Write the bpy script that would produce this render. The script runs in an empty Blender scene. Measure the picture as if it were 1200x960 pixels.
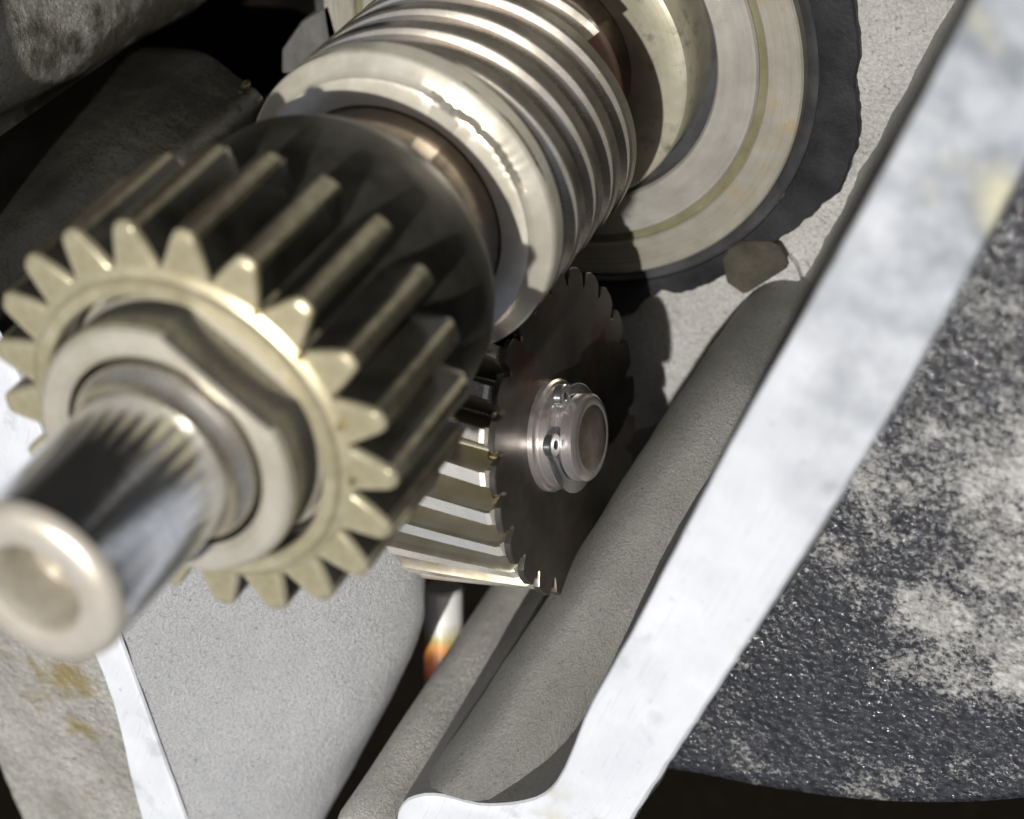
import bpy, bmesh, math, random
from mathutils import Matrix, Vector, noise
random.seed(7)
S = bpy.context.scene
COL = S.collection
S.unit_settings.system = 'METRIC'
S.unit_settings.scale_length = 0.01          # one unit is one centimetre
PI = math.pi
R = math.radians

# ------------------------------------------------------------------ camera
cd = bpy.data.cameras.new('camera')
cam = bpy.data.objects.new('camera', cd)
COL.objects.link(cam)
right = Vector((0.8924127, -0.1995842, -0.4046797))
up = Vector((-0.0534592, 0.8437731, -0.5340309))
back = Vector((0.4480420, 0.4982099, 0.7423243))
m3 = Matrix((right, up, back)).transposed()
cam.matrix_world = Matrix.Translation((14.1533, 11.5535, 16.5274)) @ m3.to_4x4()
cd.sensor_fit = 'HORIZONTAL'
cd.sensor_width = 36
cd.lens = 75.46
cd.clip_start = 0.5
cd.clip_end = 2000
cd.dof.use_dof = True
cd.dof.focus_distance = 30.3
cd.dof.aperture_fstop = 0.17
S.camera = cam

# ------------------------------------------------------------------ light
SUN = Vector((0.193, 0.230, 1.0)).normalized()      # towards the sun
w = bpy.data.worlds.new('World')
S.world = w
w.use_nodes = True
nt = w.node_tree
sky = nt.nodes.new('ShaderNodeTexSky')
sky.sky_type = 'NISHITA'
sky.sun_disc = False
sky.dust_density = 5.0
sky.ozone_density = 0.4
sky.sun_elevation = math.asin(SUN.z)
sky.sun_rotation = math.atan2(SUN.x, SUN.y)
nt.links.new(sky.outputs[0], nt.nodes['Background'].inputs[0])
nt.nodes['Background'].inputs[1].default_value = 0.05
sl = bpy.data.lights.new('sun', 'SUN')
sl.energy = 4.6
sl.angle = R(1.2)
sl.color = (1.0, 0.985, 0.955)
so = bpy.data.objects.new('sun', sl)
COL.objects.link(so)
so.rotation_euler = SUN.to_track_quat('Z', 'Y').to_euler()
so.location = SUN * 60
vs = S.view_settings
vs.view_transform = 'Standard'
vs.look = 'None'
vs.exposure = 0.38
vs.gamma = 1
vs.use_curve_mapping = False


# ------------------------------------------------------------------ materials
class NT:
    def __init__(s, name):
        s.m = bpy.data.materials.new(name)
        s.m.use_nodes = True
        s.t = s.m.node_tree
        s.b = s.t.nodes['Principled BSDF']
        s.tc = s.n('ShaderNodeTexCoord')
        s.co = s.tc.outputs['Object']

    def n(s, t, **k):
        x = s.t.nodes.new(t)
        for a, v in k.items():
            setattr(x, a, v)
        return x

    def l(s, a, b):
        s.t.links.new(a, b)

    def noise(s, scale, detail=4, rough=.55, co=None, stretch=None):
        x = s.n('ShaderNodeTexNoise')
        x.inputs['Scale'].default_value = scale
        x.inputs['Detail'].default_value = detail
        x.inputs['Roughness'].default_value = rough
        c = co or s.co
        if stretch:
            mp = s.n('ShaderNodeMapping')
            mp.inputs['Scale'].default_value = stretch
            s.l(c, mp.inputs[0])
            c = mp.outputs[0]
        s.l(c, x.inputs['Vector'])
        return x.outputs['Fac']

    def cells(s, scale, smooth=.35):
        x = s.n('ShaderNodeTexVoronoi', feature='SMOOTH_F1')
        x.inputs['Scale'].default_value = scale
        x.inputs['Smoothness'].default_value = smooth
        s.l(s.co, x.inputs['Vector'])
        return x.outputs['Distance']

    def ramp(s, f, stops):
        x = s.n('ShaderNodeValToRGB')
        e = x.color_ramp.elements
        while len(e) < len(stops):
            e.new(0.5)
        for i, (p, c) in enumerate(stops):
            e[i].position = p
            e[i].color = c if len(c) == 4 else (*c, 1)
        s.l(f, x.inputs[0])
        return x.outputs[0]

    def mix(s, f, a, b):
        x = s.n('ShaderNodeMix', data_type='RGBA')
        s.l(f, x.inputs[0])
        for v, i in ((a, 6), (b, 7)):
            if isinstance(v, tuple):
                x.inputs[i].default_value = (*v, 1)
            else:
                s.l(v, x.inputs[i])
        return x.outputs[2]

    def math(s, op, a, b=0.5):
        x = s.n('ShaderNodeMath', operation=op)
        for v, i in ((a, 0), (b, 1)):
            if isinstance(v, (int, float)):
                x.inputs[i].default_value = v
            else:
                s.l(v, x.inputs[i])
        return x.outputs[0]

    def bump(s, h, strength, dist, prev=None):
        x = s.n('ShaderNodeBump')
        x.inputs['Strength'].default_value = strength
        x.inputs['Distance'].default_value = dist
        s.l(h, x.inputs['Height'])
        if prev:
            s.l(prev, x.inputs['Normal'])
        return x.outputs[0]

    def fin(s, col=None, rough=None, metal=None, normal=None, coat=None):
        for v, k in ((col, 'Base Color'), (rough, 'Roughness'), (metal, 'Metallic'), (normal, 'Normal'), (coat, 'Coat Weight')):
            if v is None:
                continue
            i = s.b.inputs[k]
            if isinstance(v, tuple):
                i.default_value = (*v, 1)
            elif isinstance(v, (int, float)):
                i.default_value = v
            else:
                s.l(v, i)
        return s.m


def cast(name, lo, hi, grain=13, strength=.55, dist=.035, rough=.5, metal=.4, lump=0, lsc=4.2, oil=0, oilc=(.03, .027, .018)):
    t = NT(name)
    big = t.noise(.7, 5, .6)
    fine = t.math('ADD', t.math('MULTIPLY', t.noise(grain * .45, 3, .6), .5), t.noise(grain * 1.25, 6, .78))
    tone = t.noise(grain * 1.3, 3, .7)
    c = t.mix(t.ramp(big, [(.3, (0, 0, 0)), (.7, (1, 1, 1))]), lo, hi)
    pit = t.ramp(t.noise(grain * .8, 2, .5), [(.27, (.35, .35, .35)), (.36, (1, 1, 1))])
    x = t.n('ShaderNodeMix', data_type='RGBA', blend_type='MULTIPLY')
    x.inputs[0].default_value = .7
    t.l(c, x.inputs[6]); t.l(pit, x.inputs[7])
    c = t.mix(t.ramp(tone, [(.38, (.42, .42, .42)), (.60, (0, 0, 0))]), x.outputs[2], tuple(v * .45 for v in lo))
    r = t.math('MULTIPLY_ADD', tone, .25)
    r.node.inputs[2].default_value = rough - .12
    if oil:
        o = t.ramp(t.noise(.55, 6, .65), [(.5 - oil * .35, (1, 1, 1)), (.58 - oil * .3, (0, 0, 0))])
        c = t.mix(o, c, oilc)
    nb = t.bump(fine, strength, dist * 2.6)
    if lump:
        nb = t.bump(t.noise(lsc, 3, .6), lump, .5 / lsc, nb)
    return t.fin(c, r, metal, nb)


def steel(name, c1, c2, rough=.25, metal=.9, scale=1.5, var=.12, bump=.05, stretch=None, grain=30):
    t = NT(name)
    f = t.noise(scale, 5, .6)
    c = t.mix(t.ramp(f, [(.35, (0, 0, 0)), (.68, (1, 1, 1))]), c1, c2)
    g = t.noise(grain, 3, .6, stretch=stretch)
    r = t.math('MULTIPLY_ADD', g, var * 2)
    r.node.inputs[2].default_value = rough - var
    return t.fin(c, r, metal, t.bump(g, bump, .02))


def turned(name, c1, c2, rough=.28, metal=.9, freq=26, bump=.08, axis='Z', stain=None):
    """lathe-turned metal: fine concentric marks about the part's own axis"""
    t = NT(name)
    sep = t.n('ShaderNodeSeparateXYZ')
    t.l(t.co, sep.inputs[0])
    a, b = {'Z': (0, 1), 'X': (1, 2)}[axis]
    rr = t.math('SQRT', t.math('ADD', t.math('MULTIPLY', sep.outputs[a], sep.outputs[a]),
                               t.math('MULTIPLY', sep.outputs[b], sep.outputs[b])))
    cmb = t.n('ShaderNodeCombineXYZ')
    t.l(rr, cmb.inputs[0])
    t.l(sep.outputs[2 if axis == 'Z' else 0], cmb.inputs[1])
    g = t.noise(freq, 2, .6, co=cmb.outputs[0])
    f = t.noise(1.3, 5, .65)
    c = t.mix(t.ramp(f, [(.35, (0, 0, 0)), (.68, (1, 1, 1))]), c1, c2)
    if stain:
        c = t.mix(t.ramp(t.noise(1.9, 6, .7), [(.56, (0, 0, 0)), (.72, (1, 1, 1))]), c, stain)
    r = t.math('MULTIPLY_ADD', g, .2)
    r.node.inputs[2].default_value = rough - .1
    return t.fin(c, r, metal, t.bump(g, bump, .015))


M_CAST = cast('cast_aluminium', (.40, .385, .35), (.50, .485, .45), grain=20, strength=.7, lump=.12)
M_CASTW = cast('wrinkled_cast_aluminium', (.37, .36, .335), (.48, .47, .445), grain=13, lump=.8, lsc=8, strength=.7, metal=.3, rough=.42)
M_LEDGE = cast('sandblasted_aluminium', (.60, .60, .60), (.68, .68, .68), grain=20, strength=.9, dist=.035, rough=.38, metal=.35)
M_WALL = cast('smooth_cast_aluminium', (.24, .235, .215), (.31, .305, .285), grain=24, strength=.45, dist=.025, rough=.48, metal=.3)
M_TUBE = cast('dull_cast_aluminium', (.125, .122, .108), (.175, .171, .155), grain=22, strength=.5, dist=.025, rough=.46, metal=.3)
M_STAIN = cast('oil_stained_aluminium', (.22, .21, .175), (.42, .405, .36), grain=14, strength=.6, lump=.3, oil=.12, oilc=(.075, .068, .05))
M_OILYSHADE = cast('oily_shaded_aluminium', (.014, .0135, .011), (.040, .037, .03), grain=14, strength=.12, rough=.2, metal=.1, lump=.12, lsc=2.0)  # oil sludge plus the boss's shade, both put into the near-black colour
M_OUT = cast('streaked_cast_aluminium', (.24, .23, .20), (.38, .37, .34), grain=10, lump=.6, oil=.45, oilc=(.20, .16, .07))


def m_flange():
    t = NT('machined_flange')
    f = t.noise(1.1, 5, .6)
    c = t.mix(t.ramp(f, [(.3, (0, 0, 0)), (.7, (1, 1, 1))]), (.46, .475, .50), (.55, .56, .58))
    o = t.ramp(t.noise(.8, 6, .6), [(.60, (0, 0, 0)), (.74, (1, 1, 1))])
    c = t.mix(o, c, (.30, .31, .31))
    sep = t.n('ShaderNodeSeparateXYZ')
    t.l(t.co, sep.inputs[0])
    sm = t.n('ShaderNodeMapRange', interpolation_type='SMOOTHSTEP')
    sm.inputs[1].default_value = 5.6
    sm.inputs[2].default_value = 9.6
    t.l(t.math('ADD', sep.outputs[0], t.math('MULTIPLY', t.noise(1.0, 4, .6), 2.0)), sm.inputs[0])
    st = t.math('MULTIPLY', sm.outputs[0], t.ramp(t.noise(.85, 5, .65), [(.36, (.25, .25, .25)), (.62, (1, 1, 1))]))
    c = t.mix(t.math('MULTIPLY', st, .95), c, (.15, .165, .18))
    y = t.ramp(t.noise(.42, 4, .6), [(.62, (0, 0, 0)), (.72, (1, 1, 1))])
    c = t.mix(y, c, (.40, .38, .28))
    pit = t.ramp(t.noise(5.5, 2, .5), [(.25, (1, 1, 1)), (.31, (0, 0, 0))])
    c = t.mix(t.math('MULTIPLY', pit, .5), c, (.28, .28, .28))
    rot = t.n('ShaderNodeMapping')
    rot.inputs['Rotation'].default_value = (0, 0, R(-58))
    t.l(t.co, rot.inputs[0])
    sc = t.noise(9, 3, .7, co=rot.outputs[0], stretch=(.12, 2.2, 1))
    c = t.mix(t.ramp(sc, [(.56, (0, 0, 0)), (.72, (.35, .35, .35))]), c, (.30, .31, .33))
    g = t.noise(22, 3, .6)
    return t.fin(c, t.math('MULTIPLY_ADD', sc, .35), .35, t.bump(t.math('ADD', sc, t.math('MULTIPLY', g, .3)), .18, .02))


M_FLANGE = m_flange()
M_BURR = cast('rough_outer_edge', (.16, .15, .14), (.26, .25, .23), grain=7, lump=.5)
M_SHAFT = turned('polished_shaft', (.56, .58, .62), (.70, .71, .72), rough=.10, metal=.97, freq=60, bump=.12)
M_SHAFTEND = steel('shaft_end', (.58, .51, .41), (.72, .66, .56), rough=.3, metal=.6)
M_HOLE = steel('oily_centre_hole', (.26, .235, .18), (.44, .40, .33), rough=.3, metal=.4)
M_NUTSIDE = steel('shaded_nut_side', (.17, .16, .13), (.27, .255, .21), rough=.28, metal=.7, bump=.02)  # shade around the nut put into a darker side colour
M_COPPER = steel('copper_tinged_steel', (.42, .37, .29), (.60, .57, .50), rough=.24, metal=.85, scale=2, bump=.02)
M_NUT = steel('nut_steel', (.46, .42, .33), (.58, .54, .45), rough=.3, metal=.55, bump=.02)
M_GEAR = steel('oiled_gear_steel', (.34, .30, .185), (.48, .435, .30), rough=.34, metal=.55, scale=3, bump=.03)
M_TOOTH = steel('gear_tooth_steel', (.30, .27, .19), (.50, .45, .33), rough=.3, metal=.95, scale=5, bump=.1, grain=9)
M_FLANK = steel('oily_shaded_flank', (.02, .0185, .014), (.06, .056, .045), rough=.22, metal=.5)  # oil film plus the shade between teeth, painted as near-black
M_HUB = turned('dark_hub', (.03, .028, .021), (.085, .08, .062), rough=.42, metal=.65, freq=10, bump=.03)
M_DARKRING = turned('brown_oiled_collar', (.10, .085, .07), (.26, .21, .16), rough=.22, metal=.85, freq=12)
M_WORM = steel('worm_steel', (.50, .46, .38), (.62, .58, .50), rough=.26, metal=.82, scale=2.5, bump=.012, var=.05, grain=12)
M_CREST = steel('shaded_crest', (.13, .12, .095), (.22, .20, .165), rough=.25, metal=.85, bump=.012, var=.05, grain=12)  # weak light on the crests painted as a darker steel
M_RIM = steel('cream_worn_rim', (.50, .46, .37), (.62, .58, .49), rough=.34, metal=.55, bump=.02, scale=3)
M_WORMROOT = steel('worm_root', (.07, .065, .05), (.12, .11, .09), rough=.3, metal=.8, bump=.01)
M_BUSH = turned('turned_collar', (.32, .30, .22), (.44, .41, .32), rough=.34, metal=.55, freq=30, stain=(.15, .13, .10))
M_RACE = turned('ground_race', (.27, .255, .225), (.35, .335, .30), rough=.36, metal=.5, freq=22, stain=(.24, .23, .21))
M_RACE2 = turned('tan_outer_race', (.27, .25, .205), (.37, .345, .295), rough=.3, metal=.55, freq=26, stain=(.36, .28, .16))
M_LAND = steel('brushed_land', (.06, .057, .052), (.12, .117, .107), rough=.45, metal=.4, bump=.5, grain=14, stretch=(3, .3, 1))
M_SEAL = steel('dark_groove', (.05, .05, .052), (.09, .09, .092), rough=.12, metal=.5)
M_OLIVE = steel('oil_film_ring', (.17, .16, .09), (.27, .25, .16), rough=.15, metal=.5)
M_GASKET = steel('black_gasket', (.009, .009, .0095), (.02, .0205, .0215), rough=.38, metal=0, scale=1.2, bump=.5, grain=14)
M_GASKET.node_tree.nodes['Principled BSDF'].inputs['Specular IOR Level'].default_value = .2
M_TAB = steel('brown_gasket_tab', (.022, .019, .014), (.045, .04, .03), rough=.5, metal=0, bump=.5, grain=12)
M_TAB.node_tree.nodes['Principled BSDF'].inputs['Specular IOR Level'].default_value = .15
M_WHEEL = steel('bright_wheel_steel', (.66, .63, .55), (.80, .78, .72), rough=.27, metal=.75, scale=1.6, bump=.004, grain=8, var=.05)
M_WFLANK = steel('darker_wheel_flank', (.40, .36, .24), (.56, .53, .45), rough=.2, metal=.9, scale=1.2, bump=.004, grain=8, var=.05)  # tooth flanks in a darker, yellower steel than the tips


def m_disc():
    t = NT('heat_tinted_disc')
    f = t.noise(1.0, 5, .6)
    c = t.mix(t.ramp(f, [(.35, (0, 0, 0)), (.65, (1, 1, 1))]), (.07, .062, .052), (.145, .132, .112))
    o = t.ramp(t.noise(.9, 6, .65), [(.55, (0, 0, 0)), (.7, (1, 1, 1))])
    c = t.mix(o, c, (.13, .05, .035))
    g = t.noise(18, 3, .6, stretch=(1, 1, 8))
    r = t.math('MULTIPLY_ADD', g, .2)
    r.node.inputs[2].default_value = .25
    return t.fin(c, r, .8, t.bump(g, .08, .02))


M_DISC = m_disc()
M_PIN = turned('worn_pin', (.46, .42, .40), (.60, .56, .54), rough=.25, metal=.85, freq=20, axis='X', stain=(.28, .15, .10))
M_PINEND = steel('brown_pin_face', (.12, .09, .07), (.27, .22, .19), rough=.35, metal=.7, scale=2.2)
M_RING = steel('snap_ring_steel', (.40, .41, .43), (.55, .56, .58), rough=.2, metal=.95)
M_OIL = steel('oil', (.80, .72, .5), (.85, .78, .6), rough=.03, metal=0, var=0, bump=0)
M_OIL.node_tree.nodes['Principled BSDF'].inputs['Transmission Weight'].default_value = 1
M_OIL.node_tree.nodes['Principled BSDF'].inputs['IOR'].default_value = 1.47
M_VOID = steel('shade_black_void', (.0015, .0014, .0013), (.005, .0035, .002), rough=.8, metal=0)  # near-black colour stands in for shade in the void and deep floor
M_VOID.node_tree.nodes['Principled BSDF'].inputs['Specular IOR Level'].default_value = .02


def m_paint():
    t = NT('flaking_black_paint')
    a = t.noise(.55, 8, .68)
    b = t.noise(2.6, 8, .75)
    sp = t.noise(9, 3, .6)
    f = t.math('ADD', t.math('MULTIPLY', a, .62), t.math('MULTIPLY', b, .38))
    # bare grey metal gains towards the middle of the cover (worn by the weather)
    sep = t.n('ShaderNodeSeparateXYZ')
    t.l(t.co, sep.inputs[0])
    wear = t.n('ShaderNodeMapRange')
    dx = t.math('SUBTRACT', sep.outputs[0], 7.6)
    dy = t.math('SUBTRACT', sep.outputs[1], -5.5)
    dd = t.math('SQRT', t.math('ADD', t.math('MULTIPLY', dx, dx), t.math('MULTIPLY', dy, dy)))
    wear.inputs[1].default_value = .5
    wear.inputs[2].default_value = 5.0
    wear.inputs[3].default_value = .085
    wear.inputs[4].default_value = -.06
    t.l(dd, wear.inputs[0])
    f = t.math('ADD', f, wear.outputs[0])
    f = t.math('ADD', f, t.math('MULTIPLY', t.math('SUBTRACT', t.noise(12, 4, .75), .5), .42))
    mask = t.ramp(f, [(.50, (0, 0, 0)), (.60, (.8, .8, .8)), (.68, (1, 1, 1))])
    bare = t.mix(t.ramp(t.noise(5, 5, .7), [(.35, (0, 0, 0)), (.65, (1, 1, 1))]), (.17, .167, .158), (.34, .333, .315))
    blk = t.mix(t.ramp(sp, [(.4, (0, 0, 0)), (.7, (1, 1, 1))]), (.0125, .0128, .014), (.034, .035, .038))
    c = t.mix(mask, blk, bare)
    r = t.mix(mask, (.10, .10, .10), (.65, .65, .65))
    nb = t.bump(t.math('ADD', t.math('MULTIPLY', t.cells(9), -.9), t.noise(16, 3, .65)), 1.0, .035)
    nb = t.bump(mask, .5, -.02, nb)
    return t.fin(c, r, 0, nb)


M_PAINT = m_paint()
M_PAINT.node_tree.nodes['Principled BSDF'].inputs['Specular IOR Level'].default_value = .9


def m_brass():
    t = NT('heat_stained_bolt')
    sep = t.n('ShaderNodeSeparateXYZ')
    t.l(t.co, sep.inputs[0])
    f = t.math('ADD', sep.outputs[2], t.math('MULTIPLY', t.noise(3, 4, .6), .35))
    mr = t.n('ShaderNodeMapRange')
    mr.inputs[1].default_value = -.55
    mr.inputs[2].default_value = .75
    t.l(f, mr.inputs[0])
    c = t.ramp(mr.outputs[0], [(0, (.02, .008, .005)), (.3, (.10, .028, .01)), (.48, (.42, .17, .04)), (.62, (.32, .27, .11)), (.8, (.52, .52, .5))])
    g = t.noise(24, 2, .5, stretch=(1, 1, .06))
    return t.fin(c, .4, .15, t.bump(g, .3, .03))


M_BOLT = m_brass()
M_SEALANT = steel('red_brown_sealant', (.05, .012, .008), (.16, .03, .015), rough=.4, metal=0)


# ------------------------------------------------------------------ helpers
def obj(name, bm, mat, parent=None, smooth=True, angle=35):
    me = bpy.data.meshes.new(name)
    if isinstance(bm, bmesh.types.BMesh):
        bmesh.ops.recalc_face_normals(bm, faces=bm.faces)
        bm.to_mesh(me)
        bm.free()
    me.materials.append(mat)
    if smooth:
        me.shade_smooth()
        me.set_sharp_from_angle(angle=R(angle))
    o = bpy.data.objects.new(name, me)
    COL.objects.link(o)
    if parent:
        o.parent = parent
    return o


def thing(name, label, cat, loc=(0, 0, 0)):
    o = bpy.data.objects.new(name, None)
    COL.objects.link(o)
    o.location = loc
    o.empty_display_size = .2
    tag(o, label, cat)
    return o


def tag(o, label, cat):
    o['label'] = label
    o['category'] = cat


def lathe(prof, n=96, axis='Z', closed=False, a0=0, a1=2 * PI, wob=None):
    bm = bmesh.new()
    full = abs(a1 - a0 - 2 * PI) < 1e-6
    cnt = n if full else n + 1
    rings = []
    for i in range(cnt):
        a = a0 + (a1 - a0) * i / n
        ring = []
        for r, z in prof:
            x, y = r * math.cos(a), r * math.sin(a)
            ring.append(bm.verts.new((x, y, z) if axis == 'Z' else (z, x, y)))
        rings.append(ring)
    k = len(prof)
    for i in range(n):
        A, B = rings[i], rings[(i + 1) % cnt]
        for j in range(k if closed else k - 1):
            j2 = (j + 1) % k
            if prof[j][0] < 1e-6 and prof[j2][0] < 1e-6:
                continue
            bm.faces.new((A[j], B[j], B[j2], A[j2]))
    bmesh.ops.remove_doubles(bm, verts=bm.verts, dist=1e-5)
    return bm


def prism(poly, z0, z1, bev=0.0, axis='Z'):
    """extruded outline with a small bevel on the z1 end"""
    bm = bmesh.new()
    cx = sum(p[0] for p in poly) / len(poly)
    cy = sum(p[1] for p in poly) / len(poly)
    lv = [(z0, 0), (z1 - bev * (1 if z1 > z0 else -1), 0)] + ([(z1, bev)] if bev else [])
    rings = []
    for z, ins in lv:
        ring = []
        for x, y in poly:
            d = math.hypot(x - cx, y - cy) or 1
            k = 1 - ins / d
            X, Y = cx + (x - cx) * k, cy + (y - cy) * k
            ring.append(bm.verts.new((X, Y, z) if axis == 'Z' else (z, X, Y)))
        rings.append(ring)
    n = len(poly)
    for A, B in zip(rings, rings[1:]):
        for i in range(n):
            bm.faces.new((A[i], A[(i + 1) % n], B[(i + 1) % n], B[i]))
    bm.faces.new(rings[0][::-1])
    bm.faces.new(rings[-1])
    return bm


def spline(pts, sub=8):
    out = []
    n = len(pts)
    for i in range(n - 1):
        p0, p1, p2, p3 = pts[max(i - 1, 0)], pts[i], pts[i + 1], pts[min(i + 2, n - 1)]
        for k in range(sub):
            t = k / sub
            out.append(tuple(.5 * (2 * b + (c - a) * t + (2 * a - 5 * b + 4 * c - d) * t * t + (3 * b - a - 3 * c + d) * t ** 3)
                             for a, b, c, d in zip(p0, p1, p2, p3)))
    out.append(tuple(pts[-1]))
    return out


def sheet(fn, nu, nv):
    bm = bmesh.new()
    g = [[bm.verts.new(fn(u / nu, v / nv)) for v in range(nv + 1)] for u in range(nu + 1)]
    for u in range(nu):
        for v in range(nv):
            bm.faces.new((g[u][v], g[u + 1][v], g[u + 1][v + 1], g[u][v + 1]))
    return bm


def nz(x, y, z=0, s=1.0):
    return noise.fractal(Vector((x * s, y * s, z * s)), 1.0, 2.0, 4)


def wall(path, levels, side, rough=0.0):
    """plan path swept down through (z, offset) levels; side +1/-1 picks which way the offset goes"""
    n = len(path)
    nrm = []
    for i in range(n):
        a, b = path[max(i - 1, 0)], path[min(i + 1, n - 1)]
        dx, dy = b[0] - a[0], b[1] - a[1]
        L = math.hypot(dx, dy) or 1
        nrm.append((-dy / L * side, dx / L * side))
    bm = bmesh.new()
    g = []
    for i in range(n):
        row = []
        for z, o in levels:
            x, y = path[i][0] + nrm[i][0] * o, path[i][1] + nrm[i][1] * o
            d = rough * nz(x, y, z, .9) if rough else 0
            row.append(bm.verts.new((x + nrm[i][0] * d, y + nrm[i][1] * d, z)))
        g.append(row)
    for i in range(n - 1):
        for j in range(len(levels) - 1):
            bm.faces.new((g[i][j], g[i + 1][j], g[i + 1][j + 1], g[i][j + 1]))
    return bm


def drafted_wall(path, levels, draft, rough):
    n = len(path)
    bm = bmesh.new()
    g = []
    for i in range(n):
        a, b = path[max(i - 2, 0)], path[min(i + 2, n - 1)]
        dx, dy = b[0] - a[0], b[1] - a[1]
        L = math.hypot(dx, dy) or 1
        nx, ny = dy / L, -dx / L
        k = draft(*path[i])
        k *= .6
        row = []
        for z, o in levels:
            t = max(0, -3.2 - z) / 7.5
            q = o + k * t ** 1.2 + rough * nz(path[i][0], path[i][1], z, .9) * min(1, t * 6)
            row.append(bm.verts.new((path[i][0] + nx * q, path[i][1] + ny * q, z)))
        g.append(row)
    for i in range(n - 1):
        for j in range(len(levels) - 1):
            bm.faces.new((g[i][j], g[i + 1][j], g[i + 1][j + 1], g[i][j + 1]))
    return bm


def lin(a, b, n):
    return [(a[0] + (b[0] - a[0]) * i / n, a[1] + (b[1] - a[1]) * i / n) for i in range(n + 1)]


# ------------------------------------------------------------------ the ground under the engine
g = obj('ground', sheet(lambda u, v: (-400 + 800 * u, -400 + 800 * v, -40), 8, 8), M_VOID)
g['kind'] = 'structure'

# ------------------------------------------------------------------ engine case
case = thing('engine_case', 'open cast aluminium engine case with pale machined sealing flange around the gears', 'engine case', (0, 0, -10.7))
CZ = Vector((0, 0, 10.7))


def casepart(name, bm, mat, **k):
    bmesh.ops.translate(bm, verts=bm.verts, vec=CZ)
    return obj(name, bm, mat, case, **k)


ZF = -2.5
inner = spline([(9.9, 5.9), (8.7, 3.79), (7.67, 2.07), (6.44, .12), (5.32, -1.63), (3.71, -4.3), (2.76, -5.81), (2.14, -6.98),
                (1.72, -7.5), (1.22, -7.74), (.65, -7.87), (.12, -7.80), (-.31, -7.87), (-.64, -8.1), (-.83, -8.5), (-.95, -9.3), (-1.3, -10.2)], 8)
outer = spline([(10.3, 4.1), (9.05, 1.98), (7.66, -.47), (6.18, -2.87), (4.63, -5.25), (3.04, -7.68), (2.0, -9.3), (1.0, -10.9), (0, -12)], 10)


def resample(p, n):
    L = [0]
    for a, b in zip(p, p[1:]):
        L.append(L[-1] + math.hypot(b[0] - a[0], b[1] - a[1]))
    out = []
    j = 0
    for i in range(n + 1):
        t = L[-1] * i / n
        while j < len(p) - 2 and L[j + 1] < t:
            j += 1
        k = (t - L[j]) / max(L[j + 1] - L[j], 1e-9)
        out.append((p[j][0] + (p[j + 1][0] - p[j][0]) * k, p[j][1] + (p[j + 1][1] - p[j][1]) * k))
    return out


outer_r = resample(outer, 120)
inner_r = resample(inner, 120)


def flange_strip(ins, outs, be=.05):
    n = len(ins) - 1
    bm = bmesh.new()
    rows = []
    for i in range(n + 1):
        (ax, ay), (bx, by) = ins[i], outs[i]
        d = math.hypot(bx - ax, by - ay)
        ux, uy = (bx - ax) / d, (by - ay) / d
        j1, j2 = .008 * nz(ax, ay, 3, 3), .014 * nz(bx, by, 5, 4)
        row = [(ax + ux * j1, ay + uy * j1, ZF - be), (ax + ux * (be * .5 + j1), ay + uy * (be * .5 + j1), ZF - be * .25), (ax + ux * (be * 1.2 + j1), ay + uy * (be * 1.2 + j1), ZF)]
        for k in range(1, 8):
            t = k / 8
            row.append((ax + (bx - ax) * t, ay + (by - ay) * t, ZF))
        row += [(bx - ux * be + ux * j2, by - uy * be + uy * j2, ZF), (bx + ux * j2, by + uy * j2, ZF - be * 1.2)]
        rows.append([bm.verts.new(p) for p in row])
    for A, B in zip(rows, rows[1:]):
        for j in range(len(A) - 1):
            bm.faces.new((A[j], A[j + 1], B[j + 1], B[j]))
    return bm


casepart('sealing_flange', flange_strip(inner_r, outer_r), M_FLANGE)
lip_in = spline([(-4.68, -13.5), (-4.69, -9.12), (-4.68, -5.49), (-4.7, -2.4), (-4.85, -.5), (-5.3, .1), (-6.1, .5), (-6.8, .9), (-6.85, 3), (-7.1, 8)], 12)
lip_out = spline([(-5.75, -13.5), (-5.6, -9.28), (-5.31, -6.04), (-6.3, -3.2), (-6.9, -1.5), (-7.4, -.8), (-7.8, 0), (-8, .9), (-8.1, 3), (-8.3, 8)], 12)
casepart('sealing_flange', flange_strip(resample(lip_in, 90), resample(lip_out, 90)), M_FLANGE)

# inner wall below the right flange: swept along the drive axis, flaring into the back wall
lv = [(ZF - .05, 0)] + [(ZF - .3 - i * .55, .02 + i * .012) for i in range(14)] + \
     [(-10.1 - .7 * math.sin(a * PI / 16), .17 + .45 * (1 - math.cos(a * PI / 16))) for a in range(1, 9)]
def bulge(x, y):
    tab = [(-1, .2), (-.31, .25), (.12, .7), (.65, 1.15), (1.22, 1.35), (1.9, 1.42)] if y < -7.2 else [(-7.2, 1.42), (-6.75, 1.3), (-5.9, .75), (-5.2, .32), (-4.6, .12), (-4, .05), (9, .03)]
    k = x if y < -7.2 else y
    if k <= tab[0][0]:
        return tab[0][1]
    for (a, p), (b, q) in zip(tab, tab[1:]):
        if a <= k <= b:
            return p + (q - p) * (k - a) / (b - a)
    return tab[-1][1]


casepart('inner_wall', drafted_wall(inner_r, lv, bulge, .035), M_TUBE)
lv = [(ZF - .06, 0), (ZF - .25, .02), (ZF - .9, .0), (ZF - 3, -.02), (-9, -.1), (-16, -.2)]
casepart('outer_wall', wall(outer_r, lv, 1, .06), M_BURR)

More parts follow.
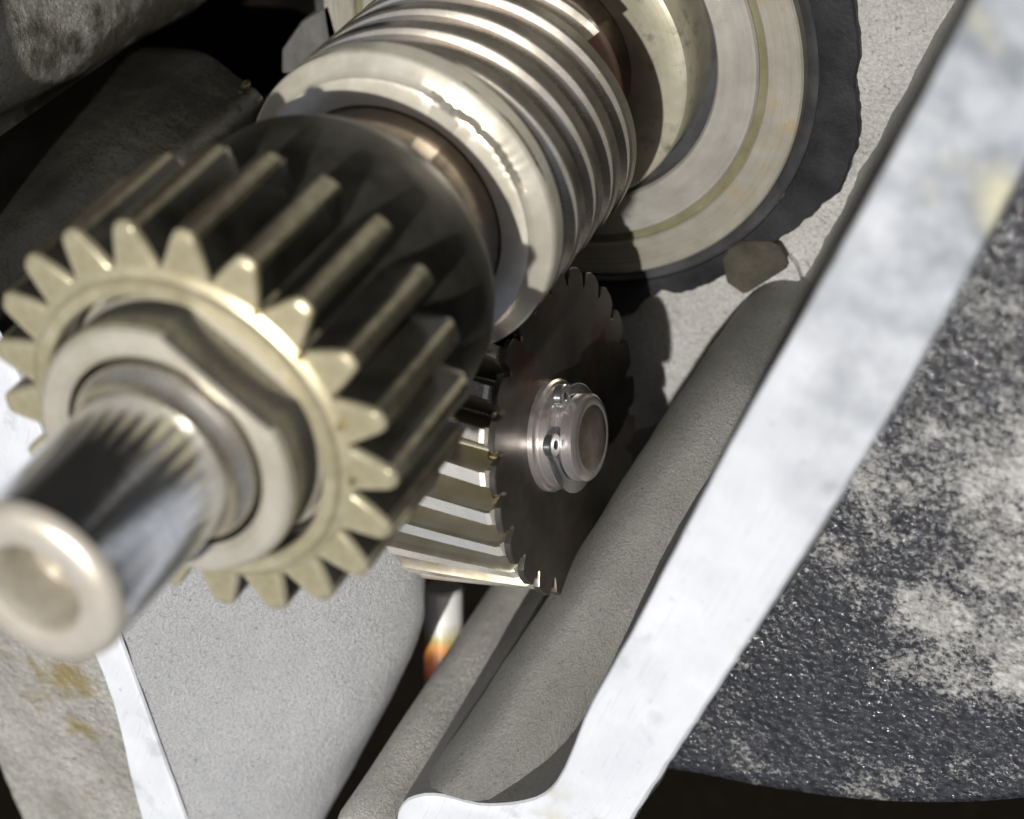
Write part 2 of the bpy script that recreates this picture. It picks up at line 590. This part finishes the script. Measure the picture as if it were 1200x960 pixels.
# rounded ridge that runs from the flange down past the helical gear to the back wall
def tube_bm(path, radii, n=40, zmax=-2.54):
    bm = bmesh.new()
    rows = []
    for i, p in enumerate(path):
        a, b = Vector(path[max(i - 1, 0)]), Vector(path[min(i + 1, len(path) - 1)])
        t = (b - a).normalized()
        u = t.cross(Vector((0, 0, 1))).normalized()
        v = t.cross(u)
        row = []
        for k in range(n):
            q = 2 * PI * k / n
            w_ = u * math.cos(q) + v * math.sin(q)
            P = Vector(p) + w_ * (radii[i] + .03 * nz(p[0] + w_.x, p[1] + w_.y, p[2] + w_.z, 1.1))
            P.z = min(P.z, zmax)
            row.append(bm.verts.new(P))
        rows.append(row)
    for A, B in zip(rows, rows[1:]):
        for k in range(n):
            bm.faces.new((A[k], A[(k + 1) % n], B[(k + 1) % n], B[k]))
    return bm


rp = spline([(-.10, -8.94, -2.4), (.96, -7.68, -4.3), (2.02, -6.27, -6.4), (2.74, -5.27, -8.1), (2.98, -5.0, -9.2), (3.1, -4.9, -10.3), (3.18, -4.85, -11.4)], 10)
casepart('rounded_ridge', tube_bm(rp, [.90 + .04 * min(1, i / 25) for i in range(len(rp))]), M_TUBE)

# rib beside the inner wall
rib = spline([(-.75, -9.6), (-.95, -8.8), (-1.15, -8.46), (-1.5, -8.36), (-1.82, -8.52), (-1.98, -8.95), (-2.1, -9.6), (-2.2, -10.8)], 8)
rib = resample(rib, 48)


def rib_bm():
    cx, cy = -1.45, -9.4
    bm = bmesh.new()
    lv2 = [(-2.5, .42), (-2.36, .18), (-2.42, .05), (-2.6, 0), (-3.0, 0)] + [(-3.5 - i * .6, -.01 * i) for i in range(14)]
    g2 = []
    for (x, y) in rib:
        row = []
        for z, ins in lv2:
            d = math.hypot(x - cx, y - cy)
            k = 1 - ins / d
            X, Y = cx + (x - cx) * k, cy + (y - cy) * k
            q = .035 * nz(X, Y, z, 1.3)
            row.append(bm.verts.new((X + q, Y + q, z + (.02 * nz(X, Y, 1, 2) if ins else 0) - (.25 if ins > .3 else 0) * 0)))
        g2.append(row)
    for A, B in zip(g2, g2[1:]):
        for j in range(len(A) - 1):
            bm.faces.new((A[j], A[j + 1], B[j + 1], B[j]))
    c = bm.verts.new((cx, cy, -2.5))
    for A, B in zip(g2, g2[1:]):
        bm.faces.new((A[0], B[0], c))
    return bm


casepart('rib', rib_bm(), M_CAST)

# sunlit sloping ledge between the left flange and the worm wheel
edge = [(-4.4, -13), (-3.75, -10.9), (-3.1, -9.75), (-2.3, -8.5), (-1.78, -7.5), (-1.62, -6.8), (-1.5, -6.25), (-1.4, -5.4), (-1.3, -4.2), (-1.3, -1)]
edge_s = spline(edge, 8)


def ledge_z(x, y):
    return -2.60 - .66 * (x + 4.66)


def ledge_fn(u, v):
    y = -13 + 12 * v
    # x of the edge at this y
    ex = edge_s[0][0]
    for a, b in zip(edge_s, edge_s[1:]):
        if a[1] <= y <= b[1]:
            ex = a[0] + (b[0] - a[0]) * (y - a[1]) / max(b[1] - a[1], 1e-9)
    w = ex + .02 + 4.66
    rr = min(1.0, w * .6)                 # rounding radius
    L = w - rr
    s = u * (L + rr * 1.45 + 5.1) - .1
    if s < L:
        x = -4.66 + s
        z = ledge_z(x, y)
    elif s < L + rr * 1.45:
        a = (s - L) / (rr * 1.45) * 1.0
        th0 = math.atan(.66)
        th = th0 + a * (PI / 2 - th0)
        # circular arc from slope th0 to vertical
        k = rr / (1 - math.sin(th0))
        x = -4.66 + L + k * (math.sin(th) - math.sin(th0))
        z = ledge_z(-4.66 + L, y) - k * (math.cos(th0) - math.cos(th))
    else:
        k = rr / (1 - math.sin(math.atan(.66)))
        x = -4.66 + L + rr - .95 * max(0, s - L - rr * 1.45 - .1)
        z = ledge_z(-4.66 + L, y) - k * math.cos(math.atan(.66)) - (s - L - rr * 1.45)
    d = .03 * nz(x, y, z, 1.5)
    return (x + d * .5, y, z + d)


casepart('sloped_ledge', sheet(ledge_fn, 90, 90), M_LEDGE, angle=60)

# back wall: rough casting behind the bearing
def back_fn(u, v):
    x, y = -2.8 + 13.8 * u, -9 + 20 * v
    r = math.hypot(x, y)
    z = -10.72 + .07 * nz(x, y, 0, .8) + .03 * nz(x, y, 2, 3)
    if r < 4.1:
        z = -11.6
    return (x, y, z)


casepart('back_wall', sheet(back_fn, 150, 150), M_CASTW, angle=70)

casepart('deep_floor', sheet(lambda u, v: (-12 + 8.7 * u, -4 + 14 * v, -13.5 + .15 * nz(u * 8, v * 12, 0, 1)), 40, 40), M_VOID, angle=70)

# outer casting beyond the left flange
def out_fn(u, v):
    y = -14 + 18 * v
    x0 = -5.45 - .05 * nz(y, 0, 0, 1)
    s = u
    x = x0 - 5.2 * s
    z = -2.75 - .25 * s - 2.6 * max(0, s - .60) ** 1.5 * 9
    z += .05 * nz(x, y, 0, .9)
    return (x, y, z)


casepart('outer_casting', sheet(out_fn, 60, 90), M_OUT, angle=70)

# upper left: drafted wall, groove and corner boss
pl = resample(spline([(-6.6, 9), (-6.45, 6), (-6.25, 3.2), (-6.1, 1.9), (-6.3, 1.3), (-6.95, .95), (-6.9, .6), (-5.85, .5), (-5.45, .35), (-5.1, .02), (-4.78, -.28), (-4.72, -.7), (-4.8, -1.8)], 8), 120)
cut = min(range(len(pl)), key=lambda i: abs(pl[i][1] - .72) + (0 if pl[i][0] < -6.5 else 9))
casepart('side_wall', wall(pl[:cut + 1], [(-2.6, -.55), (-4, -.3), (-6, 0), (-7.5, .2), (-9, .3), (-10.4, .42), (-12.5, .5)], 1, .05), M_STAIN)
casepart('corner_boss', wall(pl[cut:], [(-2.6, -.3), (-4, -.12), (-6, 0), (-8, .03), (-9.2, .05), (-9.6, -.02), (-9.75, -.2), (-9.8, -.8)], 1, .02), M_OILYSHADE)

for poly in ([(-4.92, -.34), (-4.8, .05), (-4.3, .52), (-3.72, .78), (-3.7, .3), (-3.6, -.2), (-4.2, -.5)],
             [(-6.35, -1.31), (-5.9, -1.05), (-5.53, -1.0), (-5.35, -1.5), (-5.6, -2.0), (-6.18, -1.75)]):
    casepart('machined_land', prism(poly, -11.2, -10.5, .03), M_LAND)

# round locating stub under the gasket tab
stub = prism([(2.72 + .58 * math.cos(a * PI / 16), -3.95 + .56 * math.sin(a * PI / 16)) for a in range(32)], -11, -10.57, .05)
casepart('locating_stub', stub, M_CASTW)

# ------------------------------------------------------------------ bearing and gasket
bear = thing('bearing', 'large ground steel bearing in the back wall behind the worm', 'bearing', (0, 0, -11.4))


def bpart(name, prof, mat, **k):
    bm = lathe([(r, z + 11.4) for r, z in prof], 160, closed=True, **k)
    return obj(name, bm, mat, bear)


bpart('oil_groove', [(2.2, -11.3), (2.62, -11.3), (2.62, -10.95), (2.2, -10.9)], M_SEAL)
bpart('inner_race', [(2.58, -11.3), (3.22, -11.3), (3.22, -10.55), (3.19, -10.51), (2.62, -10.5), (2.58, -10.55)], M_RACE)
bpart('oil_film', [(3.22, -11.3), (3.36, -11.3), (3.36, -10.58), (3.22, -10.6)], M_OLIVE)
bpart('outer_race', [(3.35, -11.3), (3.9, -11.3), (3.9, -10.53), (3.87, -10.5), (3.38, -10.5), (3.35, -10.53)], M_RACE2)
bpart('retaining_rim', [(3.9, -11.3), (4.12, -11.3), (4.10, -10.6), (4.05, -10.56), (3.96, -10.62), (3.9, -10.7)], M_SEAL)


def gasket_bm():
    key = {6: 4.75, -9: 4.66, -20: 4.8, -30: 4.8, -36: 4.68, -42: 4.56, -47: 4.48, -58: 4.42, -66: 4.45, -73: 4.46, -77: 4.32, -80: 4.40, -86: 4.72, -92: 4.8, -100: 4.7, -120: 4.6, -354: 4.75}
    ks = sorted(key)

    def rad(d):
        d = ((d + 354) % 360) - 354
        for a, b in zip(ks, ks[1:]):
            if a <= d <= b:
                t = (d - a) / (b - a)
                t = t * t * (3 - 2 * t)
                return key[a] + (key[b] - key[a]) * t
        return 4.75
    n = 360
    bm = bmesh.new()
    rows = []
    for i in range(n + 1):
        d = -150 + 245 * i / n
        a = R(d)
        ro = rad(d) + .035 * nz(math.cos(a) * 6, math.sin(a) * 6, 0, 1.6) + .02 * nz(math.cos(a) * 20, math.sin(a) * 20, 4, 2)
        rows.append([bm.verts.new((r * math.cos(a), r * math.sin(a), z)) for r, z in
                     ((4.11, -.12), (4.11, .02), (4.2, .035), (ro - .2, .03), (ro - .03, .02), (ro, -.02), (ro, -.2))])
    for i in range(n):
        A, B = rows[i], rows[i + 1]
        for j in range(len(A) - 1):
            bm.faces.new((A[j], B[j], B[j + 1], A[j + 1]))
    return bm


gas = thing('gasket', 'ragged black gasket ring around the bearing with a brown tab', 'gasket', (0, 0, -10.6))
obj('sealing_ring', gasket_bm(), M_GASKET, gas)
tabp = [(2.10, -3.60), (2.25, -3.40), (2.48, -3.28), (2.95, -3.28), (3.07, -3.36), (3.18, -3.66), (3.13, -3.74), (2.45, -4.18), (2.36, -4.21), (2.13, -4.02)]
obj('tab', prism(tabp, -.1, .075, .03), M_TAB, gas)

# ------------------------------------------------------------------ drive shaft
sh = thing('drive_shaft', 'shiny steel shaft with a copper tinged hollow end, sticking out of the pinion gear', 'shaft', (0, 0, -11.2))


def spart(name, prof, mat, n=96, closed=False):
    return obj(name, lathe([(r, z + 11.2) for r, z in prof], n, closed=closed), mat, sh)


spart('shaft_body', [(.998, -1), (.998, 2.98)], M_SHAFT)
spart('shaft_end', [(1.0, 2.98), (.985, 3.04), (.95, 3.10), (.88, 3.15), (.80, 3.17), (.62, 3.17), (.56, 3.15), (.54, 3.10)], M_SHAFTEND)
spart('centre_hole', [(.54, 3.10), (.46, 3.0), (.42, 2.62), (.40, 2.58), (.17, 2.55), (.13, 2.5), (.12, 2.1), (0, 2.1)], M_HOLE)
spart('sleeve', [(1.0, .0), (1.17, .0), (1.17, .60), (1.155, .65), (1.12, .68), (1.06, .74), (1.02, .82), (1.0, .92)], M_COPPER, closed=True)
spart('neck', [(1.62, -4.0), (1.62, -4.6), (1.58, -4.75), (1.58, -5.2)], M_DARKRING)
spart('rear_journal', [(1.35, -8.0), (1.3, -8.5), (1.3, -9.5), (1.36, -9.8), (1.45, -9.98)], M_DARKRING)
spart('collar', [(1.3, -10.1), (1.5, -9.97), (1.8, -9.92), (2.28, -9.9), (2.34, -9.93), (2.36, -10.0), (2.36, -11.1)], M_BUSH)
spart('sealant_smear', [(1.3, -8.7), (1.5, -8.8), (1.62, -9.1), (1.56, -9.4), (1.3, -9.6)], M_SEALANT, 64)

# ------------------------------------------------------------------ pinion gear
NT_ = 21
pg = thing('pinion_gear', 'long toothed straight pinion gear with yellowish face on the shaft', 'gear', (0, 0, 0))
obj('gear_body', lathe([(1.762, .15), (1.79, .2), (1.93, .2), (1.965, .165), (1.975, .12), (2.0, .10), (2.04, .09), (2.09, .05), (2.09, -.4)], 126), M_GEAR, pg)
obj('bore', lathe([(1.0, -.42), (1.76, -.42), (1.762, .15)], 126), M_FLANK, pg)  # bore wall's shade painted with the dark flank colour
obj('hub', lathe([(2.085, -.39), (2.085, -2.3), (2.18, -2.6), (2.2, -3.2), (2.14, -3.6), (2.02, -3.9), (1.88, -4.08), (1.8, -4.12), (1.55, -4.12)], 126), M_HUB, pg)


def tooth_bm():
    half = [(.31, 2.03), (.275, 2.12), (.235, 2.26), (.19, 2.40), (.15, 2.51), (.115, 2.575), (.05, 2.61)]
    poly = half + [(-a, b) for a, b in reversed(half)]
    bm = bmesh.new()
    rows = []
    for z, k, drop in ((.06, .84, .09), (.05, .90, .06), (.01, .98, .01), (-.03, 1, 0), (-.7, 1, 0), (-1.75, 1, 0), (-1.88, .97, .03), (-1.97, .88, .12), (-2.03, .7, .3), (-2.1, .5, .5)):
        rows.append([bm.verts.new((min(r, 2.62 - drop) if drop else r, wd * k, z)) for wd, r in poly])
    n = len(poly)
    for A, B in zip(rows, rows[1:]):
        for i in range(n - 1):
            bm.faces.new((A[i], A[i + 1], B[i + 1], B[i]))
    bm.faces.new(rows[0])
    bm.faces.new(rows[-1])
    return bm


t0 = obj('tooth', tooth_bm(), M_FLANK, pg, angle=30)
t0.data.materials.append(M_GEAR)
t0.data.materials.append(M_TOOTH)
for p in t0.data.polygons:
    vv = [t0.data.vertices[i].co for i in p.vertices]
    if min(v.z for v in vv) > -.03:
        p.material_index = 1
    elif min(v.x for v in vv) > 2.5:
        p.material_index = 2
for k in range(NT_):
    o = t0
    if k:
        o = t0.copy()
        COL.objects.link(o)
        o.parent = pg
    o.rotation_euler.z = R(125 + k * 360 / NT_)

# ------------------------------------------------------------------ lock nut
nut = thing('lock_nut', 'round steel lock nut with a wrench flat inside the gear face', 'nut', (0, 0, -.4))


def nut_poly(r, d, n=120):
    out = []
    for i in range(n):
        a = 2 * PI * i / n
        rr = r
        for c in (R(43.5), R(223.5)):
            q = math.cos(a - c)
            if q > 0:
                rr = min(rr, d / q)
        out.append((rr * math.cos(a), rr * math.sin(a)))
    return out


def nut_bm(levels):
    bm = bmesh.new()
    rows = [[bm.verts.new((x, y, z)) for x, y in (nut_poly(r, d) if d else [(r * math.cos(2 * PI * i / 120), r * math.sin(2 * PI * i / 120)) for i in range(120)])] for r, d, z in levels]
    for A, B in zip(rows, rows[1:]):
        for i in range(120):
            bm.faces.new((A[i], A[(i + 1) % 120], B[(i + 1) % 120], B[i]))
    return bm


obj('nut_body', nut_bm([(1.66, 0, .0), (1.66, 0, .36), (1.63, 0, .40), (1.625, 1.42, .40), (1.625, 1.42, .93), (1.60, 1.40, 1.01), (1.54, 1.36, 1.06), (1.47, 1.32, 1.07), (1.33, 1.28, 1.06), (1.25, 0, 1.0), (1.23, 0, .3)]), M_NUT, nut, angle=28)
nb_ = nut.children[0]
nb_.data.materials.append(M_NUTSIDE)
for p in nb_.data.polygons:
    if abs(p.normal.z) < .25:
        p.material_index = 1
obj('washer', nut_bm([(1.735, 0, 0), (1.735, 0, .06), (1.7, 0, .09), (1.6, 0, .09)]), M_NUT, nut)

# ------------------------------------------------------------------ worm
worm = thing('worm_gear', 'bright four-start worm thread on the shaft behind the pinion', 'worm gear', (0, 0, -8.3))
obj('worm_core', lathe([(1.5, 0), (1.8, 0), (1.8, 2.95)], 96), M_WORMROOT, worm)
def rim_bm():
    bm = bmesh.new()
    n = 360
    rows = []
    for i in range(n):
        d = 360 * i / n
        a = R(d)
        e = max(0, min(1, (d - 8) / 9)) * max(0, min(1, (64 - d) / 9))
        j = .05 * nz(d * .11, 3, 0) + .025 * nz(d * .5, 9, 0)
        rg = 2.02 + (40 - d) * .0012 * e + j * e                       # torn edge where the first thread runs out
        prof = [(1.56, 3.22), (1.6, 3.26), (1.9, 3.26), (rg - .06 - .02 * e, 3.235), (rg - .045, 3.20 - .16 * e), (rg - .01, 3.17 - .2 * e), (rg + .01, 3.17 - .03 * (1 - e)), (2.2, 3.06), (2.235, 3.02), (2.25, 2.95), (2.25, 2.76), (1.8, 2.6)]
        rows.append([bm.verts.new((r * math.cos(a), r * math.sin(a), z)) for r, z in prof])
    for i in range(n):
        A, B = rows[i], rows[(i + 1) % n]
        for k in range(len(A) - 1):
            f = bm.faces.new((A[k], B[k], B[k + 1], A[k + 1]))
            f.material_index = 1 if k in (4, 5) and 12 < i * 360 / n < 60 else 0
    return bm


rim = obj('front_rim', rim_bm(), M_RIM, worm)
rim.data.materials.append(M_SEAL)
LEAD = 2.5


def thread_bm(k):
    sec = [(1.74, -.27), (2.0, -.19), (2.22, -.13), (2.25, -.10), (2.25, .06), (2.22, .09), (2.0, .19), (1.74, .30)]
    bm = bmesh.new()
    rows = []
    zmin, zmax = -8.28, -5.3
    zc = zmin - .1
    while zc < zmax + .2:
        th = R(75) + (zc + 6.2 - .625 * k) / LEAD * 2 * PI
        row = []
        for r, dz in sec:
            z = min(max(zc + dz, zmin), zmax)
            row.append(bm.verts.new((r * math.cos(th), r * math.sin(th), z + 8.3)))
        rows.append(row)
        zc += LEAD / 120
    for A, B in zip(rows, rows[1:]):
        for j in range(len(sec) - 1):
            bm.faces.new((A[j], A[j + 1], B[j + 1], B[j]))
    return bm


for k in range(4):
    th = obj('thread', thread_bm(k), M_WORM, worm, angle=30)
    th.data.materials.append(M_CREST)
    for p in th.data.polygons:
        if min(math.hypot(*th.data.vertices[i].co[:2]) for i in p.vertices) > 2.21:
            p.material_index = 1

# ------------------------------------------------------------------ worm wheel, notched disc, pin, snap ring
WC = (1.097, -4.185, -6.438)
wh = thing('helical_gear', 'bright wide toothed helical gear behind the dark notched disc', 'gear', WC)
obj('wheel_body', lathe([(.5, -2.2), (1.78, -2.2), (1.83, -2.15), (1.83, -.12), (.5, -.12)], 96, axis='X'), M_WHEEL, wh)
NW = 24
TW = .21 / 2.1


def wtooth_bm():
    half = [(.235, 1.8), (.19, 1.95), (.155, 2.1), (.12, 2.24), (.095, 2.29)]
    poly = half + [(-a, b) for a, b in reversed(half)]
    bm = bmesh.new()
    rows = []
    for x, dr in ((-2.2, .18), (-2.05, .02), (-2.0, 0), (-1.5, 0), (-1.0, 0), (-.5, 0), (-.22, 0), (-.16, .03), (-.06, .2)):
        al = TW * x
        row = []
        for wd, r in poly:
            r2 = min(r, 2.29 - dr)
            y, z = r2, wd
            row.append(bm.verts.new((x, y * math.cos(al) - z * math.sin(al), y * math.sin(al) + z * math.cos(al))))
        rows.append(row)
    n = len(poly)
    for A, B in zip(rows, rows[1:]):
        for i in range(n - 1):
            bm.faces.new((A[i], A[i + 1], B[i + 1], B[i]))
    bm.faces.new(rows[0]); bm.faces.new(rows[-1])
    return bm


w0 = obj('tooth', wtooth_bm(), M_WHEEL, wh, angle=25)
w0.data.materials.append(M_WFLANK)
for p in w0.data.polygons:
    vv = [w0.data.vertices[i].co for i in p.vertices]
    if max(math.hypot(v.y, v.z) for v in vv) < 2.26 or (abs(sum(v.x for v in vv) / len(vv) + 1.1) < .95 and max(math.hypot(v.y, v.z) for v in vv) - min(math.hypot(v.y, v.z) for v in vv) > .045):
        p.material_index = 1
for k in range(NW):
    o = w0
    if k:
        o = w0.copy()
        COL.objects.link(o)
        o.parent = wh
    o.rotation_euler.x = R(k * 360 / NW)


def disc_bm():
    pts = []
    st = 2 * PI / NW
    for k in range(NW):
        a = k * st
        # hooked tooth: rounded narrow notch leaning to one side
        for f, r in ((-.42, 2.30), (-.2, 2.35), (.08, 2.36), (.24, 2.33), (.27, 2.2), (.29, 2.13), (.35, 2.09), (.42, 2.10), (.47, 2.15), (.52, 2.23)):
            pts.append((r * math.cos(a + f * st), r * math.sin(a + f * st)))
    bm = bmesh.new()
    n = len(pts)
    rows = []
    for x, ins in ((-.05, 0), (.03, 0), (.045, .015)):
        rows.append([bm.verts.new((x, y * (1 - ins / 2.2), z * (1 - ins / 2.2))) for y, z in pts])
    for A, B in zip(rows, rows[1:]):
        for i in range(n):
            bm.faces.new((A[i], A[(i + 1) % n], B[(i + 1) % n], B[i]))
    # front and rear faces as rings
    for row, x in ((rows[0], -.05), (rows[-1], .045)):
        inn = [bm.verts.new((x, 1.8 * math.cos(math.atan2(z, y)), 1.8 * math.sin(math.atan2(z, y)))) for y, z in pts]
        for i in range(n):
            bm.faces.new((row[i], row[(i + 1) % n], inn[(i + 1) % n], inn[i]))
        bm.faces.new(inn)
    return bm


dc = obj('notched_disc', disc_bm(), M_DISC, angle=30)
dc.location = WC
tag(dc, 'thin dark steel disc with hooked notches covering the bright helical gear', 'disc')

PC = (WC[0], WC[1] + .27, WC[2] + .50)
pin = thing('stub_pin', 'stubby worn steel pin sticking out of the notched disc', 'pin', PC)
obj('pin_collar', lathe([(0, .03), (.80, .03), (.80, .12), (.77, .15), (.6, .16)], 64, axis='X'), M_PIN, pin)
obj('pin_body', lathe([(.72, .10), (.72, .30), (.70, .32), (.55, .325), (.55, .43), (.60, .44), (.615, .46), (.615, .62), (.57, .66), (.50, .675), (.46, .668)], 64, axis='X'), M_PIN, pin)
obj('end_face', lathe([(.46, .668), (.44, .676), (.3, .69), (.15, .70), (0, .702)], 64, axis='X'), M_PINEND, pin)


def snap_bm():
    # flat open ring in the pin groove; gap faces up (+y,+z), ends curl into lugs
    bm = bmesh.new()
    a0, a1 = R(70), R(362)
    n = 72
    rows = []
    for i in range(n + 1):
        a = a0 + (a1 - a0) * i / n
        e = min(i, n - i) / n
        ro = .75 + .10 * max(0, 1 - e / .045) ** .5 if e < .045 else .74 + .10 * (.5 + .5 * math.cos((i / n - .5) * 2 * PI))
        ri = .56
        rows.append([bm.verts.new((x, r * math.cos(a), r * math.sin(a))) for x, r in
                     ((-.035, ri), (-.035, ro - .02), (-.02, ro), (.02, ro), (.035, ro - .02), (.035, ri))])
    for A, B in zip(rows, rows[1:]):
        for j in range(6):
            bm.faces.new((A[j], A[(j + 1) % 6], B[(j + 1) % 6], B[j]))
    bm.faces.new(rows[0]); bm.faces.new(rows[-1])
    return bm


sr = thing('snap_ring', 'shiny open snap ring clipped around the worn pin', 'snap ring', (PC[0] + .38, PC[1], PC[2]))
obj('ring', snap_bm(), M_RING, sr, angle=40)
for ang in (66, 8):
    a = R(ang)
    lug = lathe([(.055, -.05), (.155, -.05), (.17, -.03), (.17, .06), (.155, .075), (.07, .075), (.055, .06)], 24, axis='X', closed=True)
    bmesh.ops.translate(lug, verts=lug.verts, vec=(0, .74 * math.cos(a), .74 * math.sin(a)))
    obj('lug', lug, M_RING, sr)

# ------------------------------------------------------------------ heat-stained bolt in the slot
bolt = thing('bolt', 'orange stained bolt end in the dark slot under the worm wheel', 'bolt', (-2.66, -9.21, -7.5))
bolt.rotation_euler = Vector((.08, .99, -.31)).to_track_quat('Z', 'Y').to_euler()
obj('shank', lathe([(0, .9), (.3, .9), (.34, .85), (.34, -1.2), (0, -1.2)], 48), M_BOLT, bolt)

# ------------------------------------------------------------------ flaking painted cover outside the flange
def cover_fn(u, v):
    # u along the rim direction, v from the rim upwards
    rim = [(-.8, -10.3), (1.74, -10.11), (3.4, -10.2), (4.74, -10.19), (6.04, -10.03), (7.3, -9.72), (9.5, -9.0), (12, -7.6)]
    p = resample(spline(rim, 8), 100)
    i = min(int(u * 100), 99)
    f = u * 100 - i
    x = p[i][0] + (p[i + 1][0] - p[i][0]) * f
    y = p[i][1] + (p[i + 1][1] - p[i][1]) * f
    if v < .12:
        t = v / .12
        a = t * PI / 2
        return (x, y - .3 + .35 * (1 - math.cos(a)), -7.6 + 1.2 * t - .0 + .38 * math.sin(a))
    s = (v - .12) / .88 * 15
    dome = .045 * s - .006 * s * s * .6
    X, Y = x + .25 * s * .2, y + .05 + s
    return (X, Y, -6.02 + dome + .03 * nz(X, Y, 0, .7))


def cover_bm():
    bm = sheet(cover_fn, 80, 110)
    # keep only what lies outside the case wall
    ow = outer_r
    kill = []
    for f in bm.faces:
        c = f.calc_center_median()
        best = min(range(len(ow)), key=lambda i: (ow[i][0] - c.x) ** 2 + (ow[i][1] - c.y) ** 2)
        a = ow[max(best - 1, 0)]
        b = ow[min(best + 1, len(ow) - 1)]
        dx, dy = b[0] - a[0], b[1] - a[1]
        side = dx * (c.y - ow[best][1]) - dy * (c.x - ow[best][0])
        d = math.hypot(c.x - ow[best][0], c.y - ow[best][1])
        if side < 0 and d > .25:
            kill.append(f)
    bmesh.ops.delete(bm, geom=kill, context='FACES')
    return bm


cv = obj('painted_cover', cover_bm(), M_PAINT, angle=70)
tag(cv, 'black painted outer cover flaking to bare grey metal beyond the flange', 'cover')

# ------------------------------------------------------------------ oil droplets
def drops_bm():
    bm = bmesh.new()

    def drop(p, r):
        bmesh.ops.create_icosphere(bm, subdivisions=2, radius=r, matrix=Matrix.Translation(p))
    for i in range(NW):
        a = R(i * 15 + 6)
        if math.sin(a) > -.5:
            drop((WC[0] - .08, WC[1] + 2.12 * math.cos(a), WC[2] + 2.12 * math.sin(a)), random.uniform(.06, .11))
    for deg, z, r in ((56, -.02, .07), (48, .1, .05), (30, .12, .05), (5, .1, .06), (75, -.9, .05), (40, -1.1, .045), (22, -1.5, .05), (58, -2.6, .06), (-15, .12, .05)):
        a = R(deg)
        drop((2.1 * math.cos(a), 2.1 * math.sin(a), z), r)
    # wet drips on the dark corner boss and by its foot
    for i in range(7):
        q = .55 + .45 * random.random()
        bx, by = -5.35 + .62 * q, .22 - .62 * q
        drop((bx + .05, by + .05, random.uniform(-9.7, -8.9)), random.uniform(.03, .075))
    return bm


dr = obj('oil_droplets', drops_bm(), M_OIL)
dr['kind'] = 'stuff'
tag(dr, 'small glossy oil droplets clinging to the gear teeth and dark corner boss', 'oil')
